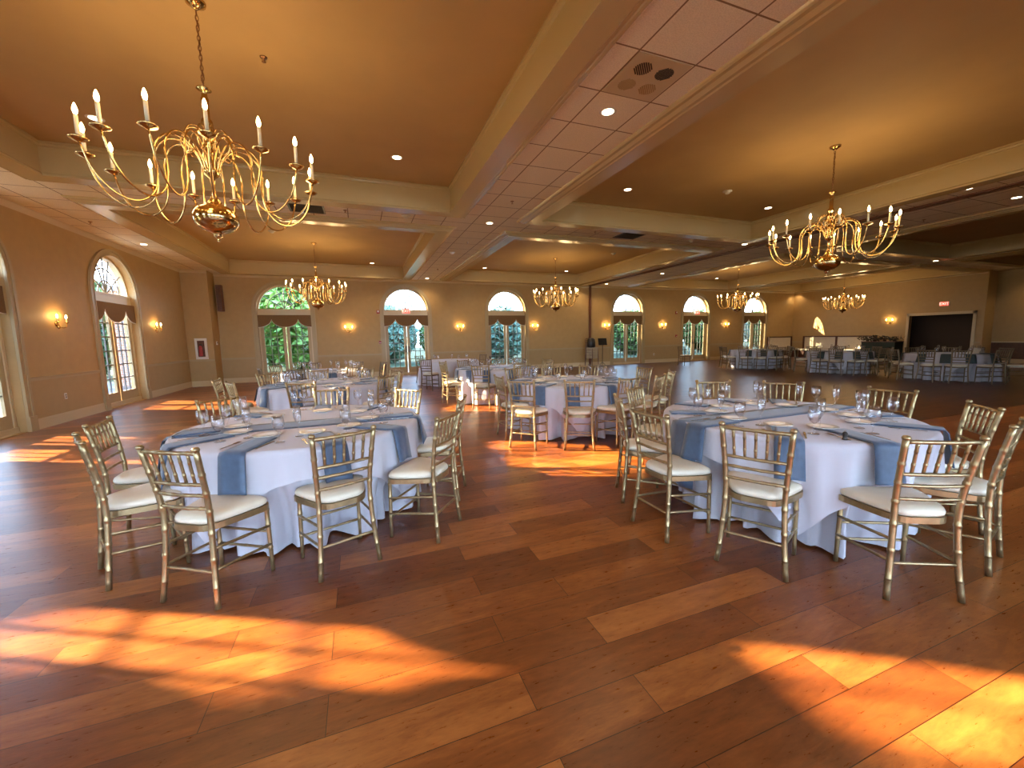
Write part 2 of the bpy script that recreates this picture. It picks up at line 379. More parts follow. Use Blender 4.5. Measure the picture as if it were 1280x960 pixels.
# folding wall track: jamb on far wall and slot along the ceiling
b = MB(); b.box(10.47, 10.56, D-.08, D, 0, Zb); tag(b.obj('trim_60', 'track'), kind='structure')
b = MB(); b.box(10.40, 10.44, YB, D-.08, Zb-.03, Zb); b.box(10.56, 10.60, YB, D-.08, Zb-.03, Zb); b.box(10.44, 10.56, YB, D-.08, Zb-.012, Zb-.004)
tag(b.obj('trim_61', 'track'), kind='structure')

# ------------------------------------------------------------------ arched window doors
def arch_ring(r0, r1, y0, y1, zb, T, b, n=28, legs=True):
    pts = []
    if legs: pts.append((-1, 0))
    A = [(math.cos(PI-PI*i/n), math.sin(PI-PI*i/n)) for i in range(n+1)]
    P0 = ([(-r0, zb)] if legs else [])+[(r0*c, ZT+r0*s_) for c, s_ in A]+([(r0, zb)] if legs else [])
    P1 = ([(-r1, zb)] if legs else [])+[(r1*c, ZT+r1*s_) for c, s_ in A]+([(r1, zb)] if legs else [])
    m = len(P0); vs = [(x, y0, z) for x, z in P0]+[(x, y0, z) for x, z in P1]+[(x, y1, z) for x, z in P0]+[(x, y1, z) for x, z in P1]
    fs = []
    for i in range(m-1):
        fs += [(i, i+1, m+i+1, m+i), (2*m+i, 3*m+i, 3*m+i+1, 2*m+i+1), (i, 2*m+i, 2*m+i+1, i+1), (m+i, m+i+1, 3*m+i+1, 3*m+i)]
    b.add(vs, fs, False, T)
def window(num, T, door=False, pm='pane'):
    root = empty('window_%d' % num); tag(root, kind='structure')
    b = MB(); arch_ring(HW+.002, HW+.13, -.03, -.002, .0, T, b); arch_ring(HW+.095, HW+.15, -.045, -.001, .0, T, b); arch_ring(HW+.006, HW+.03, -.04, -.029, 0, T, b)
    b.box(-HW-.17, -HW, -.055, 0, 0, .26, T); b.box(HW, HW+.17, -.055, 0, 0, .26, T)
    b.obj('casing', 'trimd', root)
    b = MB(); arch_ring(HW-.05, HW-.001, .12, .24, 0.01, T, b); b.box(-HW, HW, .09, .24, 2.42, ZT, T); b.box(-HW, HW, .07, .24, ZT-.03, ZT+.012, T); b.box(-HW, HW, .1, .26, .01, .10, T)
    b.obj('window_frame', 'trim', root)
    y0, y1 = .165, .19
    b = MB()                                    # fan muntins
    for rr_ in (.30, .58):
        b.tube([(rr_*math.cos(PI*i/20), (y0+y1)/2, ZT+.01+rr_*math.sin(PI*i/20)) for i in range(21)], .017, 5, T=T)
    for a in (36, 72-.0, 108, 144):
        c_, s_ = math.cos(R(a)), math.sin(R(a)); b.tube([(.05*c_, .178, ZT+.05*s_), (.82*c_, .178, ZT+.82*s_)], .017, 5, T=T)
    b.tube([(0, .178, ZT), (0, .178, ZT+.85)], .017, 5, T=T)
    b.obj('fan_muntins', 'muntin', root)
    for s in (-1, 1):
        x0, x1 = (.012, HW-.05) if s > 0 else (-HW+.05, -.012)
        b = MB(); st = .105
        b.box(x0, x0+st, .14, .19, .10, 2.42, T); b.box(x1-st, x1, .14, .19, .10, 2.42, T); b.box(x0+st, x1-st, .14, .19, .10, .32, T); b.box(x0+st, x1-st, .14, .19, 2.30, 2.42, T)
        leaf = b.obj('door_leaf', 'trimd', root)
        b = MB(); g0, g1 = x0+st, x1-st
        for i in (1, 2): xx = g0+(g1-g0)*i/3; b.box(xx-.013, xx+.013, .152, .178, .32, 2.30, T)
        for i in range(1, 6): zz = .32+1.98*i/6; b.box(g0, g1, .152, .178, zz-.013, zz+.013, T)
        b.obj('muntins', 'muntin', leaf)
        b = MB(); b.box(g0, g1, .163, .167, .32, 2.30, T); b.obj('pane', pm, leaf)
        if door:
            b = MB(); hx = x0+.05 if s > 0 else x1-.05
            b.box(hx-.02, hx+.02, .125, .14, .92, 1.18, T); b.tube([(hx, .13, 1.0), (hx, .08, 1.0), (hx+s*.10, .08, 1.0)], .011, 6, T=T); b.obj('handle', 'dkmetal', leaf)
    b = MB(); n = 24; vs = [(0, .165, ZT+.005)]+[((HW-.05)*math.cos(PI*i/n), .165, ZT+.005+(HW-.05)*math.sin(PI*i/n)) for i in range(n+1)]
    b.add(vs, [(0, i, i+1) for i in range(1, n+1)], False, T); b.obj('arch_pane', pm, root)
    return root
def scallop(x):      # lower edge of valance, three swags
    u = (x+HW)/(2*HW)
    pk = [.0, .5] # peaks at 1/4 and 3/4
    p = abs(((u*2) % 1)-.5)*2      # 0 at quarter points, 1 at 0,.5,1
    return 2.0+.32*(1-math.sqrt(max(0, 1-(1-p)**2)))
def valance(T, label):
    root = empty('window_valance'); tag(root, label, 'valance', 'scalloped window valances')
    n = 60; b = MB(); vs = []; w = HW-.005
    for yy in (.03, .055):
        for i in range(n+1):
            x = -w+2*w*i/n; vs += [(x, yy, 2.44), (x, yy, scallop(x))]
    m = 2*(n+1); fs = []
    for i in range(n):
        a = 2*i; fs += [(a, a+1, a+3, a+2), (m+a, m+a+2, m+a+3, m+a+1), (a+1, m+a+1, m+a+3, a+3)]
    b.add(vs, fs, False, T); b.obj('fabric_panel', 'valance', root)
    b = MB(); b.tube([(-w+2*w*i/n, .042, scallop(-w+2*w*i/n)-.006) for i in range(n+1)], .012, 6, T=T); b.obj('pale_edge', 'pale_edge', root)
    return root
def at_wall(T, x): return T @ Matrix.Translation((x, 0, 0))
VL = ['over the far-wall window filled with green trees', 'under the exit sign between fire alarm and bare table', 'over the far-wall window between two close sconces',
      'over the window beside the black music stand', 'under the small exit sign in the open part of the far wall', 'over the far-wall window by the cream bench']
for i, x in enumerate(WX):
    window(i+1, at_wall(Tfar, x), i in (1, 4), 'pane_dim'); valance(at_wall(Tfar, x), 'brown scalloped valance '+VL[i])
VLL = ['over the whole left-wall window near the corner', 'over the left-wall window cut by the frame edge', 'over the third left-wall window from the corner', 'over the fourth left-wall window from the corner']
for i, y in enumerate(WLY):
    window(10+i, at_wall(Tleft, y)); valance(at_wall(Tleft, y), 'brown scalloped valance '+VLL[i])
for i, x in enumerate(BX): window(20+i, at_wall(Tback, -x))

# ------------------------------------------------------------------ outside
b = MB(); b.box(-60, 70, -40, 80, -.5, -.14); tag(b.obj('ground', 'lawn'), kind='structure')
b = MB(); b.box(XL-4, XL-TH, -8, 22, -.14, -.03); b.box(-.5, 26, D+TH, D+5, -.14, -.03); b.box(-6, 27, YB-4, YB-TH, -.14, -.03); tag(b.obj('path', 'patio'), kind='structure')
def tree(x, y, h, cr, nleaf, m, label, trunk=True):
    root = empty('tree', (x, y, -.14)); tag(root, label, 'tree', 'trees outside the windows')
    rng = random.Random(int(x*31+y*17))
    b = MB()
    for _ in range(nleaf):
        a, c2 = rng.uniform(0, 2*PI), rng.uniform(-1, 1); rr_ = cr*rng.uniform(.35, 1)**.5
        sn = math.sqrt(1-c2*c2); p = Vector((rr_*sn*math.cos(a), rr_*sn*math.sin(a), h*.5+rr_*c2*h*.5/cr))
        u = Vector((rng.uniform(-1, 1), rng.uniform(-1, 1), rng.uniform(-1, 1))).normalized(); w = u.orthogonal().normalized(); s_ = rng.uniform(.14, .30)
        b.add([p-u*s_, p+w*s_*.5, p+u*s_, p-w*s_*.5], [(0, 1, 2, 3)])
    b.obj('crown', m, root)
    if trunk:
        b = MB(); b.tube([(0, 0, 0), (.05, 0, h*.3), (-.03, .04, h*.75)], [.16, .12, .05], 8)
        for i in range(5): a = i*1.3; b.tube([(0, 0, h*(.3+.06*i)), (cr*.5*math.cos(a), cr*.5*math.sin(a), h*(.5+.07*i))], [.05, .02], 5)
        b.obj('trunk', 'bark', root)
for i, (x, y, h, cr) in enumerate([(-7.6, 25, 7.2, 2.2), (-3.0, 25, 7.6, 2.2), (-5.4, 30.5, 8.4, 2.4)]):
    tree(x, y, h, cr, 7000, 'leaf2', ['broad light green tree filling the first far-wall window', 'tall light green tree at the edge of the first far-wall window', 'taller pale tree standing behind the pair at the first far-wall window'][i])
for i, (x, y, h, cr) in enumerate([(1.9, 29, 3.9, 1.9), (6.0, 29.5, 3.6, 1.9), (10.0, 28.5, 3.9, 1.9), (13.9, 29.5, 3.5, 1.9), (17.9, 31, 4.0, 1.9), (21.7, 28.5, 3.8, 1.9), (25.6, 30, 3.7, 1.9), (29.5, 28.5, 3.9, 1.9), (33.4, 29.5, 3.6, 1.9), (37.4, 28.5, 4.0, 1.9), (41.4, 29.5, 4, 1.9)]):
    tree(x, y, h, cr, 4200, 'leaf' if i % 2 else 'leaf_haze', 'rounded %s bush outside, %s along the lawn from the green-filled window' % (('haze-blue', 'deep green')[i % 2], ['first', 'second', 'third', 'fourth', 'fifth', 'sixth', 'seventh', 'eighth', 'ninth', 'tenth', 'eleventh'][i]), False)
for i, (x, y, h, cr) in enumerate([(-15, 21, 4.2, 2.2), (-13, 26.5, 5, 2.2), (-22, 17, 3.2, 2.2)]):
    tree(x, y, h, cr, 4000, 'leafd', ['light green tree beyond the corner left-wall window', 'tall pale tree behind the brick column outside', 'low tree beyond the frame-edge left-wall window'][i])
o = tag(empty('brick_column', (-7.25, 17.45, -.1)), 'red brick column outside the left-wall corner window', 'column')
MB().box(-.32, .32, -.32, .32, 0, 3.3).obj('shaft', 'brick', o); MB().box(-.4, .4, -.4, .4, 3.3, 3.45).box(-.36, .36, -.36, .36, 0, .18).obj('cap', 'patio', o)

for i, (x, y, z0, h, r_, nl) in enumerate([(-8.0, 4.98, 0, 3.5, .68, 6000), (-8.0, 6.35, 0, 2.3, .60, 3500), (-8.2, 10.0, 1.9, 3.5, .8, 1300), (-8.3, .7, 0, 3.6, .75, 2600), (-8.1, 2.3, 0, 2.4, .7, 1800)]):  # plants added outside to cut down the sun patches on the floor
    rg = random.Random(40+i); root = tag(empty('shade_shrub', (x, y, -.14)), ['tall columnar shrub added to shade the third left-wall window', 'low round shrub added to shade the third left-wall window', 'small standard tree added to shade the frame-edge left window', 'tall columnar shrub added to shade the fourth left-wall window', 'low shrub added to shade the fourth left-wall window'][i], 'shrub', 'added shade shrubs along the left wall')
    b = MB()
    for _ in range(nl):
        a = rg.uniform(0, 2*PI); q = rg.random()**.5*r_; zz = rg.uniform(z0, h); p = Vector((q*math.cos(a), q*math.sin(a), zz+.1))
        u = Vector((rg.uniform(-1, 1), rg.uniform(-1, 1), rg.uniform(-1, 1))).normalized(); w = u.orthogonal().normalized(); b.add([p-u*.08, p+w*.06, p+u*.08, p-w*.06], [(0, 1, 2, 3)])
    b.obj('leaf_mass', 'leafd', root); MB().tube([(0, 0, 0), (0, 0, h*.8)], .04, 6).obj('trunk', 'bark', root)

# ------------------------------------------------------------------ chair
def bez(pts, n):   # catmull-rom
    P = [Vector(p) for p in pts]; P = [P[0]*2-P[1]]+P+[P[-1]*2-P[-2]]; out = []
    for i in range(1, len(P)-2):
        for k_ in range(n):
            t = k_/n; a, b_, c, d = P[i-1:i+3]
            out.append(.5*((2*b_)+(c-a)*t+(2*a-5*b_+4*c-d)*t*t+(3*b_-a-3*c+d)*t**3))
    out.append(P[-2]); return out
def bamboo(b, pts, r, nodes, n=8, seg=6, taper=None):
    """round rod with raised bamboo rings at the given fractions"""
    P = bez(pts, seg) if len(pts) > 2 else [Vector(pts[0]).lerp(Vector(pts[1]), i/6) for i in range(7)]
    L = [0]
    for i in range(1, len(P)): L.append(L[-1]+(P[i]-P[i-1]).length)
    tot = L[-1]
    def pt(s_):
        s_ = max(0, min(1, s_))*tot
        for i in range(1, len(P)):
            if L[i] >= s_-1e-9: return P[i-1].lerp(P[i], (s_-L[i-1])/max(1e-9, L[i]-L[i-1]))
        return P[-1]
    ss = [(i/(len(P)-1), 1) for i in range(len(P))]
    for q in nodes: e = .006/tot; ss += [(q-2*e, 1), (q-e, 1.15), (q+e, 1.15), (q+2*e, 1)]
    ss.sort(); out = [ss[0]]
    for s_ in ss[1:]:
        if s_[0]-out[-1][0] > 1e-4: out.append(s_)
    rad = [r*k_*(1 if taper is None else taper(s_)) for s_, k_ in out]
    b.tube([pt(s_) for s_, k_ in out], rad, n)
def post_pt(s, z):
    """centre line of rear post (s=-1/1) at height z"""
    Y = [(0, -.215), (.2, -.195), (.44, -.18), (.62, -.19), (.90, -.24)]
    X = [(0, .186), (.2, .168), (.44, .157), (.62, .163), (.90, .182)]
    def ip(T_, z):
        for (a, va), (c, vc) in zip(T_, T_[1:]):
            if z <= c: t = (z-a)/(c-a); return va+(vc-va)*t
        return T_[-1][1]
    return Vector((s*ip(X, z), ip(Y, z), z))
def cushion_mesh(n=28, lv=((.0, .93), (.008, .985), (.022, 1.0), (.036, .97), (.046, .88), (.052, .70), (.054, .4))):
    vs = []; fs = []
    def outline(a, k_):
        c, s_ = math.cos(a), math.sin(a); e = .42
        x = math.copysign(abs(c)**e, c); y = math.copysign(abs(s_)**e, s_)
        wx = .188+.06*y       # wider at front
        return x*wx*k_, y*.18*k_
    for z, k_ in lv:
        for i in range(n): x, y = outline(2*PI*i/n, k_); vs.append((x, y, .452+z))
    for j in range(len(lv)-1):
        for i in range(n): fs.append((j*n+i, j*n+(i+1) % n, (j+1)*n+(i+1) % n, (j+1)*n+i))
    fs.append(tuple((len(lv)-1)*n+i for i in range(n))); fs.append(tuple(range(n))[::-1])
    return vs, fs
def make_chair(full, gm, cm='ivory'):
    root = empty('chiavari_chair'); tag(root, 'chair', 'chair')
    n = 8 if full else 5; nd = lambda *a: list(a) if full else []
    for s in (-1, 1):
        b = MB(); bamboo(b, [post_pt(s, z) for z in (0, .2, .44, .62, .90)], .0155 if full else .017, nd(.12, .30, .46, .60, .72, .84), n, 4)
        if full: b.lathe([(0, .918), (.014, .915), (.02, .905), (.018, .895), (.0, .895)], 8, c=tuple(post_pt(s, .9)-Vector((0, 0, .9))))
        b.obj('back_post', gm, root)
        b = MB(); bamboo(b, [(s*.195, .165, 0), (s*.19, .16, .44)], .0145, nd(.35, .7, .92), n, taper=lambda t: .82+.18*t); b.obj('leg', gm, root)
    b = MB(); vs = []; fs = []; N = 28
    v0, _ = cushion_mesh(N, ((0, 1.0), (0, 1.0)))
    for z in (.418, .452):
        for i in range(N): vs.append((v0[i][0]*1.02, v0[i][1]*1.02, z))
    fs = [(i, (i+1) % N, N+(i+1) % N, N+i) for i in range(N)]+[tuple(range(N))[::-1], tuple(range(N, 2*N))]
    b.add(vs, fs, False); b.obj('seat_frame', gm, root)
    vs, fs = cushion_mesh(); MB().add(vs, fs, True).obj('seat_cushion', cm, root)
    r = .0095 if full else .011
    def rail(z, nm='back_rail', rr=r, par=root):
        a, c = post_pt(-1, z), post_pt(1, z); m_ = (a+c)/2+Vector((0, -.012, 0)); b = MB(); bamboo(b, [a, m_, c], rr, nd(.15, .38, .62, .85), n-2 if full else 4, 4); b.obj(nm, gm, par)
    rail(.882, 'top_rail', .0115); rail(.70); rail(.635); rail(.56)
    for i in range(5):
        t = (i+1)/6
        a = post_pt(-1, .70).lerp(post_pt(1, .70), t); c = post_pt(-1, .882).lerp(post_pt(1, .882), t)
        b = MB(); bamboo(b, [a, c], .0085 if full else .010, nd(.3, .7), 6 if full else 4); b.obj('spindle', gm, root)
    def bar(a, c): b = MB(); bamboo(b, [a, c], .0085, nd(.2, .5, .8), 6 if full else 4); b.obj('stretcher', gm, root)
    for s in (-1, 1):
        bar((s*.20, .166, .30), post_pt(s, .33)); bar((s*.20, .167, .18), post_pt(s, .21))
    bar(post_pt(-1, .20), post_pt(1, .20)); bar((-.20, .166, .26), (.20, .166, .26)); bar((-.20, .167, .15), (.20, .167, .15))
    return root
chair_near = make_chair(True, 'gold')
chair_far = make_chair(False, 'golddim')
TN = {1: 'front left table', 2: 'front right table', 3: 'second left-row table', 4: 'third left-row table', 5: 'middle table',
      6: 'sunlit sixth table', 7: 'bare white table', 8: 'far table by the bench', 9: 'middle far table', 10: 'far table by the doorway'}
HOURS = ['twelve', 'one', 'two', 'three', 'four', 'five', 'six', 'seven', 'eight', 'nine', 'ten', 'eleven']
taken = {}
def hour(t, az, key):
    c = CENT[t]; camaz = math.degrees(math.atan2(-c[1], -c[0])); rel = (az-camaz+180) % 360-180
    h = (6-rel/30) % 12; order = sorted(range(12), key=lambda q: min(abs(q-h), 12-abs(q-h)))
    for q in order:
        if (t, key, q) not in taken: taken[(t, key, q)] = 1; return HOURS[q]
SEATS = {1: [(249, 1.09), (212, 1.09), (182, 1.10), (133, 1.07), (84, 1.02), (40, 1.0), (354, 1.10), (318, 1.15), (285, 1.01)],
         2: [(210, 1.08), (247, 1.10), (284, 1.0), (318, 1.0), (357, 1.15), (35, 1.12), (66, 1.12), (114, 1.10), (149, 1.10), (180, 1.14)],
         3: [(180, 1.25), (212, 1.1), (262, 1.04), (318, 1.02), (352, 1.0), (25, 1.05), (60, 1.05), (100, 1.05), (140, 1.05)],
         4: [(200, 1.1), (250, 1.05), (300, 1.05), (350, 1.1), (20, 1.15), (60, 1.1), (110, 1.1), (150, 1.1)],
         5: [(215, 1.22), (248, 1.11), (188, 1.0), (278, 1.05), (303, 1.17), (333, 1.32), (2, 1.25), (46, 1.10), (76, 1.08), (112, 1.08)],
         6: [(180, 1.03), (238, 1.10), (272, 1.25), (310, 1.1), (345, 1.1), (12, 1.25), (42, 1.12), (72, 1.1), (110, 1.1), (145, 1.1)],
         7: [(237, 1.65), (20, 1.1), (330, 1.1), (130, 1.1)],
         8: [(200, 1.05), (228, 1.15), (258, 1.1), (290, 1.05), (330, 1.05), (10, 1.1), (60, 1.1), (120, 1.1), (160, 1.1)],
         9: [(180, 1.05), (206, 1.1), (236, 1.1), (268, 1.1), (300, 1.15), (340, 1.1), (30, 1.1), (70, 1.1), (130, 1.1)],
         10: [(150, 1.15), (184, 1.1), (212, 1.1), (248, 1.1), (282, 1.3), (330, 1.2), (20, 1.15), (60, 1.1), (100, 1.1)]}
TWIST = {(1, 249): -11, (1, 212): -2, (1, 285): 5, (1, 318): 4, (1, 354): -17, (2, 210): 0, (5, 215): 8, (5, 248): -8, (5, 188): -8, (6, 180): 6}
for t, L in SEATS.items():
    c = CENT[t]
    for az, d in L:
        a = R(az); x, y = c[0]+d*math.cos(a), c[1]+d*math.sin(a)
        face = az+180+TWIST.get((t, az), random.uniform(-4, 4))
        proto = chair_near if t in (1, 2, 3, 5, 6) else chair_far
        inst(proto, (x, y, 0), R(face-90), 'gold rung-back chair with ivory pad at %s o\'clock of the %s' % (hour(t, az, 'chair'), TN[t]), 'gold chairs of the '+TN[t])
inst(chair_far, (14.3, 14.9, 0), R(-80), 'lone gold chair standing against the far wall before the cream bench', 'gold chairs of the '+TN[8])

# ------------------------------------------------------------------ tables, cloths, runners
tproto = empty('round_table'); tag(tproto, 'table', 'table')
MB().lathe([(0, .725), (.885, .725), (.892, .735), (.892, .748), (.88, .752), (0, .752)], 48).obj('tabletop', 'wood', tproto)
for i in range(4):
    a = R(45+90*i); b = MB(); b.tube([(.55*math.cos(a), .55*math.sin(a), 0), (.5*math.cos(a), .5*math.sin(a), .725)], .015, 8); b.obj('leg', 'dkmetal', tproto)
def dent(th, L):
    return min(1, sum(math.exp(-(((math.degrees(th)-az+180) % 360-180)/17)**4) for az in L))
def hang(d, th, fold, R0, L=()):
    """point on a draped cloth: d = distance from centre along cloth, th = angle"""
    if d <= R0: return (d*math.cos(th), d*math.sin(th), 0)
    h = d-R0; bend = .03
    k_ = min(1, h/.35); rr_ = R0+min(h, bend)*.6+(.018+fold*(1+h*1.5 if L else 1))*k_+(h*.05 if not L else -h*.04-.16*min(1, max(0, h-.05)/.45)*dent(th, L))
    return (rr_*math.cos(th), rr_*math.sin(th), -max(0, h-.006))
DENT = {t: [az for az, d in L if d < 1.16] for t, L in SEATS.items()}
def cloth(t, seed, corner_az, runner=True, overlay=True):
    c = CENT[t]; rng = random.Random(seed); N = 180
    root = empty('tablecloth', (c[0], c[1], 0)); tag(root, 'white floor-length cloth draped over the '+TN[t], 'tablecloth', 'white tablecloths')
    ph = [rng.uniform(0, 6.28) for _ in range(5)]; fr = [13, 19, 7, 29, 37]; am = [.028, .022, .013, .014, .010]
    fold = lambda th: sum(a*math.sin(f_*th+p) for a, f_, p in zip(am, fr, ph))
    fold2 = lambda th: sum(a*.6*math.sin(f_*th+p+.6) for a, f_, p in zip(am, fr, ph))
    b = MB(); vs = []; fs = []; ring = [.86, .9]+[.9+.755*q/12 for q in range(1, 13)]
    for j, d in enumerate(ring):
        for i in range(N):
            th = 2*PI*i/N; x, y, z = hang(d, th, fold(th)*1.25, TR, DENT[t]); vs.append((x, y, TZ-.003+z*(.985)))
    for j in range(len(ring)-1):
        for i in range(N): fs.append((j*N+i, j*N+(i+1) % N, (j+1)*N+(i+1) % N, (j+1)*N+i))
    b.add(vs, fs, True); b.obj('skirt', 'cloth', root)
    if not overlay:
        b = MB(); b.lathe([(0, TZ+.001), (.905, TZ+.001)], 60); b.obj('cloth_top', 'cloth', root); return fold2
    b = MB(); vs = [(0, 0, TZ)]; fs = []; K = 18; s_ = 1.12
    for i in range(N):
        th = 2*PI*i/N; q = th-R(corner_az-45); dm = s_/max(abs(math.cos(q)), abs(math.sin(q))); dm = min(dm, s_*1.40)
        for j in range(K+1):
            if j <= 3: d = .90*(j+1)/4
            else: d = .90+(dm-.90)*(j-3)/(K-3)
            x, y, z = hang(d, th, fold2(th)*1.35-.03*dent(th, DENT[t]), TR+.012); vs.append((x, y, TZ+.001+z))
    kk = K+1
    for i in range(N):
        a0 = 1+i*kk; a1 = 1+((i+1) % N)*kk; fs.append((0, a0, a1))
        for j in range(K): fs.append((a0+j, a0+j+1, a1+j+1, a1+j))
    b.add(vs, fs, True); b.obj('overlay', 'cloth', root)
    return fold2
def strip(name, m, w, s0, s1, fold, off=0, lift=.005, thick=.004, ang=0, parent=None, n=26, skew=0):
    """fabric strip lying across table along local x from s0 to s1 (cloth distance, beyond TR it hangs)"""
    b = MB(); nw = 4; top = []
    for i in range(n+1):
        s_ = s0+(s1-s0)*i/n
        for j in range(nw+1):
            yy = off+skew*(s_-s0)+w*(j/nw-.5); edge = math.sqrt(max(.01, TR**2-yy**2)); sg = 1 if s_ >= 0 else -1
            if abs(s_) <= edge: p = Vector((s_, yy, TZ+lift)); nn = Vector((0, 0, 1))
            else:
                h = abs(s_)-edge; th = math.atan2(yy, sg*edge); k_ = min(1, h/.35)
                o = .018+lift+min(h, .03)*.6+(.034+fold(th))*k_+h*.05+.008
                p = Vector((sg*(edge+o*math.cos(math.atan2(abs(yy), edge))), yy*(1+o/TR), TZ+lift-max(0, h-.006))); nn = Vector((math.cos(th), math.sin(th), 0))
            top.append((p, nn))
    m_ = len(top); vs = [p for p, _ in top]+[p-nn*thick for p, nn in top]; fs = []
    q = nw+1
    for i in range(n):
        for j in range(nw):
            a = i*q+j; fs += [(a, a+1, a+q+1, a+q), (m_+a, m_+a+q, m_+a+q+1, m_+a+1)]
        fs += [(i*q, i*q+q, m_+i*q+q, m_+i*q), (i*q+nw, m_+i*q+nw, m_+i*q+q+nw, i*q+q+nw)]
    for e in (0, n):
        for j in range(nw): a = e*q+j; fs.append((a, m_+a, m_+a+1, a+1))
    b.add(vs, fs, True); o = b.obj(name, m, parent); return o
FOLD = {}
for t, sd, caz in ((1, 3, 235), (2, 5, 222), (3, 8, 225), (4, 9, 230), (5, 12, 250), (6, 14, 235), (7, 20, 240), (8, 22, 220), (9, 25, 215), (10, 28, 200)):
    inst(tproto, (CENT[t][0], CENT[t][1], 0), 0, 'round banquet table hidden under its cloth, the '+TN[t], 'round banquet tables')
    FOLD[t] = cloth(t, sd, caz, overlay=(t != 7))
for t, off, a, b_ in ((1, -.07, -1.2, 1.12), (2, .10, -1.38, 1.1), (3, -.05, -1.1, 1.15), (4, 0, -1.1, 1.1), (5, -.05, -1.2, 1.1), (6, 0, -1.15, 1.1)):
    o = strip('table_runner', 'blue', .31, a, b_, FOLD[t], off=off, n=60, lift=.004); o.location = (CENT[t][0], CENT[t][1], 0)
    tag(o, 'slate blue runner across the '+TN[t], 'table runner', 'slate blue table runners')

# ------------------------------------------------------------------ place settings
zero = lambda th: 0
NAPH = strip('napkin', 'blue', .15, .60, .885, zero, lift=.013, thick=.008, skew=.15, n=10)
NAPG = strip('napkin', 'green', .2, .6, 1.15, (lambda th: .035), lift=.013, thick=.008)
for o in (NAPH, NAPG): tag(o, 'napkin', 'napkin')
def fold_napkin_top(o): pass
def wine(name, prof, label):
    root = empty(name); tag(root, label, name.replace('_', ' '))
    MB().lathe([(0, .0), (prof['f'], .0), (prof['f'], .002), (.006, .006), (.0042, .012), (.004, prof['s']-.012), (.010, prof['s'])], 16).obj('stem', 'crystal', root)
    MB().lathe([(.010, prof['s'])]+prof['b'], 16).obj('bowl', 'crystal', root)
    return root
goblet = wine('water_goblet', dict(f=.035, s=.075, b=[(.028, .09), (.038, .115), (.039, .14), (.034, .185), (.0325, .185), (.037, .14), (.035, .116), (.024, .094)]), 'g')
flute = wine('champagne_flute', dict(f=.032, s=.095, b=[(.018, .11), (.026, .14), (.028, .17), (.024, .225), (.0225, .225), (.026, .17), (.024, .14), (.015, .113)]), 'f')
plate = MB().lathe([(0, .004), (.055, .004), (.06, .007), (.092, .016), (.095, .015), (.094, .013), (.062, .003), (.05, 0), (0, 0)], 28).obj('side_plate', 'china'); tag(plate, 'p', 'plate')
knife = MB(); knife.box(-.005, .005, -.11, .0, 0, .003); knife.add([(-.008, 0, .0), (.008, 0, 0), (.009, .08, 0), (-.004, .11, 0), (-.008, 0, .002), (.008, 0, .002), (.009, .08, .002), (-.004, .11, .002)], [(0, 3, 2, 1), (4, 5, 6, 7), (0, 1, 5, 4), (1, 2, 6, 5), (2, 3, 7, 6), (3, 0, 4, 7)])
knife = knife.obj('dinner_knife', 'steel'); tag(knife, 'k', 'knife')
fork = MB(); fork.box(-.004, .004, -.10, .03, 0, .003); fork.box(-.011, .011, .03, .05, 0, .003)
for i in range(4): fork.box(-.011+i*.0063, -.0085+i*.0063, .05, .095, 0, .003)
fork = fork.obj('dinner_fork', 'steel'); tag(fork, 'f', 'fork')
SET = {1: [az for az, _ in SEATS[1]], 2: [217, 249, 298, 330, 0, 36, 66, 110, 145, 180], 3: [170, 215, 250, 285, 320, 352, 25, 60, 100, 140],
       4: [200, 240, 280, 320, 350, 20, 60, 110, 150], 5: [215, 243, 278, 303, 333, 2, 46, 76, 112, 150, 182], 6: [180, 212, 238, 272, 310, 345, 12, 42, 72, 110, 145]}
HANG = {1: (249, 212, 285, 318), 2: (217, 249, 298, 180), 3: (215, 250, 285, 352), 4: (240, 280, 320), 5: (215, 243, 278, 333, 182), 6: (212, 238, 272, 310)}
for t, L in SET.items():
    c = CENT[t]
    for az in L:
        h = hour(t, az, 'set'); a = R(az); ph = 'at %s o\'clock on the %s' % (h, TN[t])
        P = lambda r_, da, dz=0: (c[0]+r_*math.cos(a+R(da)), c[1]+r_*math.sin(a+R(da)), TZ+.0015+dz)
        hg = az in HANG[t]; jit = random.uniform(-.05, .05)
        if hg:
            src = strip('napkin', 'blue', .155, .56, 1.16, (lambda th, a=a, t=t: FOLD[t](th+a)), lift=.013, thick=.008, skew=.05); tag(src, 'n', 'napkin')
        else: src = NAPH
        o = inst(src, (c[0], c[1], 0), a, 'slate blue napkin %s %s' % ('hanging' if hg else 'lying flat', ph), 'slate blue napkins')
        if not hg: o.rotation_euler = (0, 0, a+jit)
        onr = abs(.5*math.sin(a)*1) < .2
        lift = .004
        inst(plate, P(.50, -4, lift), 0, 'small white side plate '+ph, 'side plates')
        inst(goblet, P(.70, 13.5, lift), 0, 'clear stemmed water goblet '+ph, 'water goblets')
        inst(flute, P(.56, 22, lift), 0, 'tall clear champagne flute '+ph, 'champagne flutes')
        if t in (1, 2, 5, 3):
            inst(knife, P(.76, 8.5, lift), a+R(90), 'steel dinner knife '+ph, 'dinner knives')
            inst(fork, P(.76, -9.5, lift), a+R(90), 'steel dinner fork '+ph, 'dinner forks')
SET2 = {8: [205, 235, 265, 310, 20, 80, 140], 9: [180, 210, 238, 268, 310, 30, 80, 130], 10: [170, 200, 228, 262, 300, 20, 70, 120]}
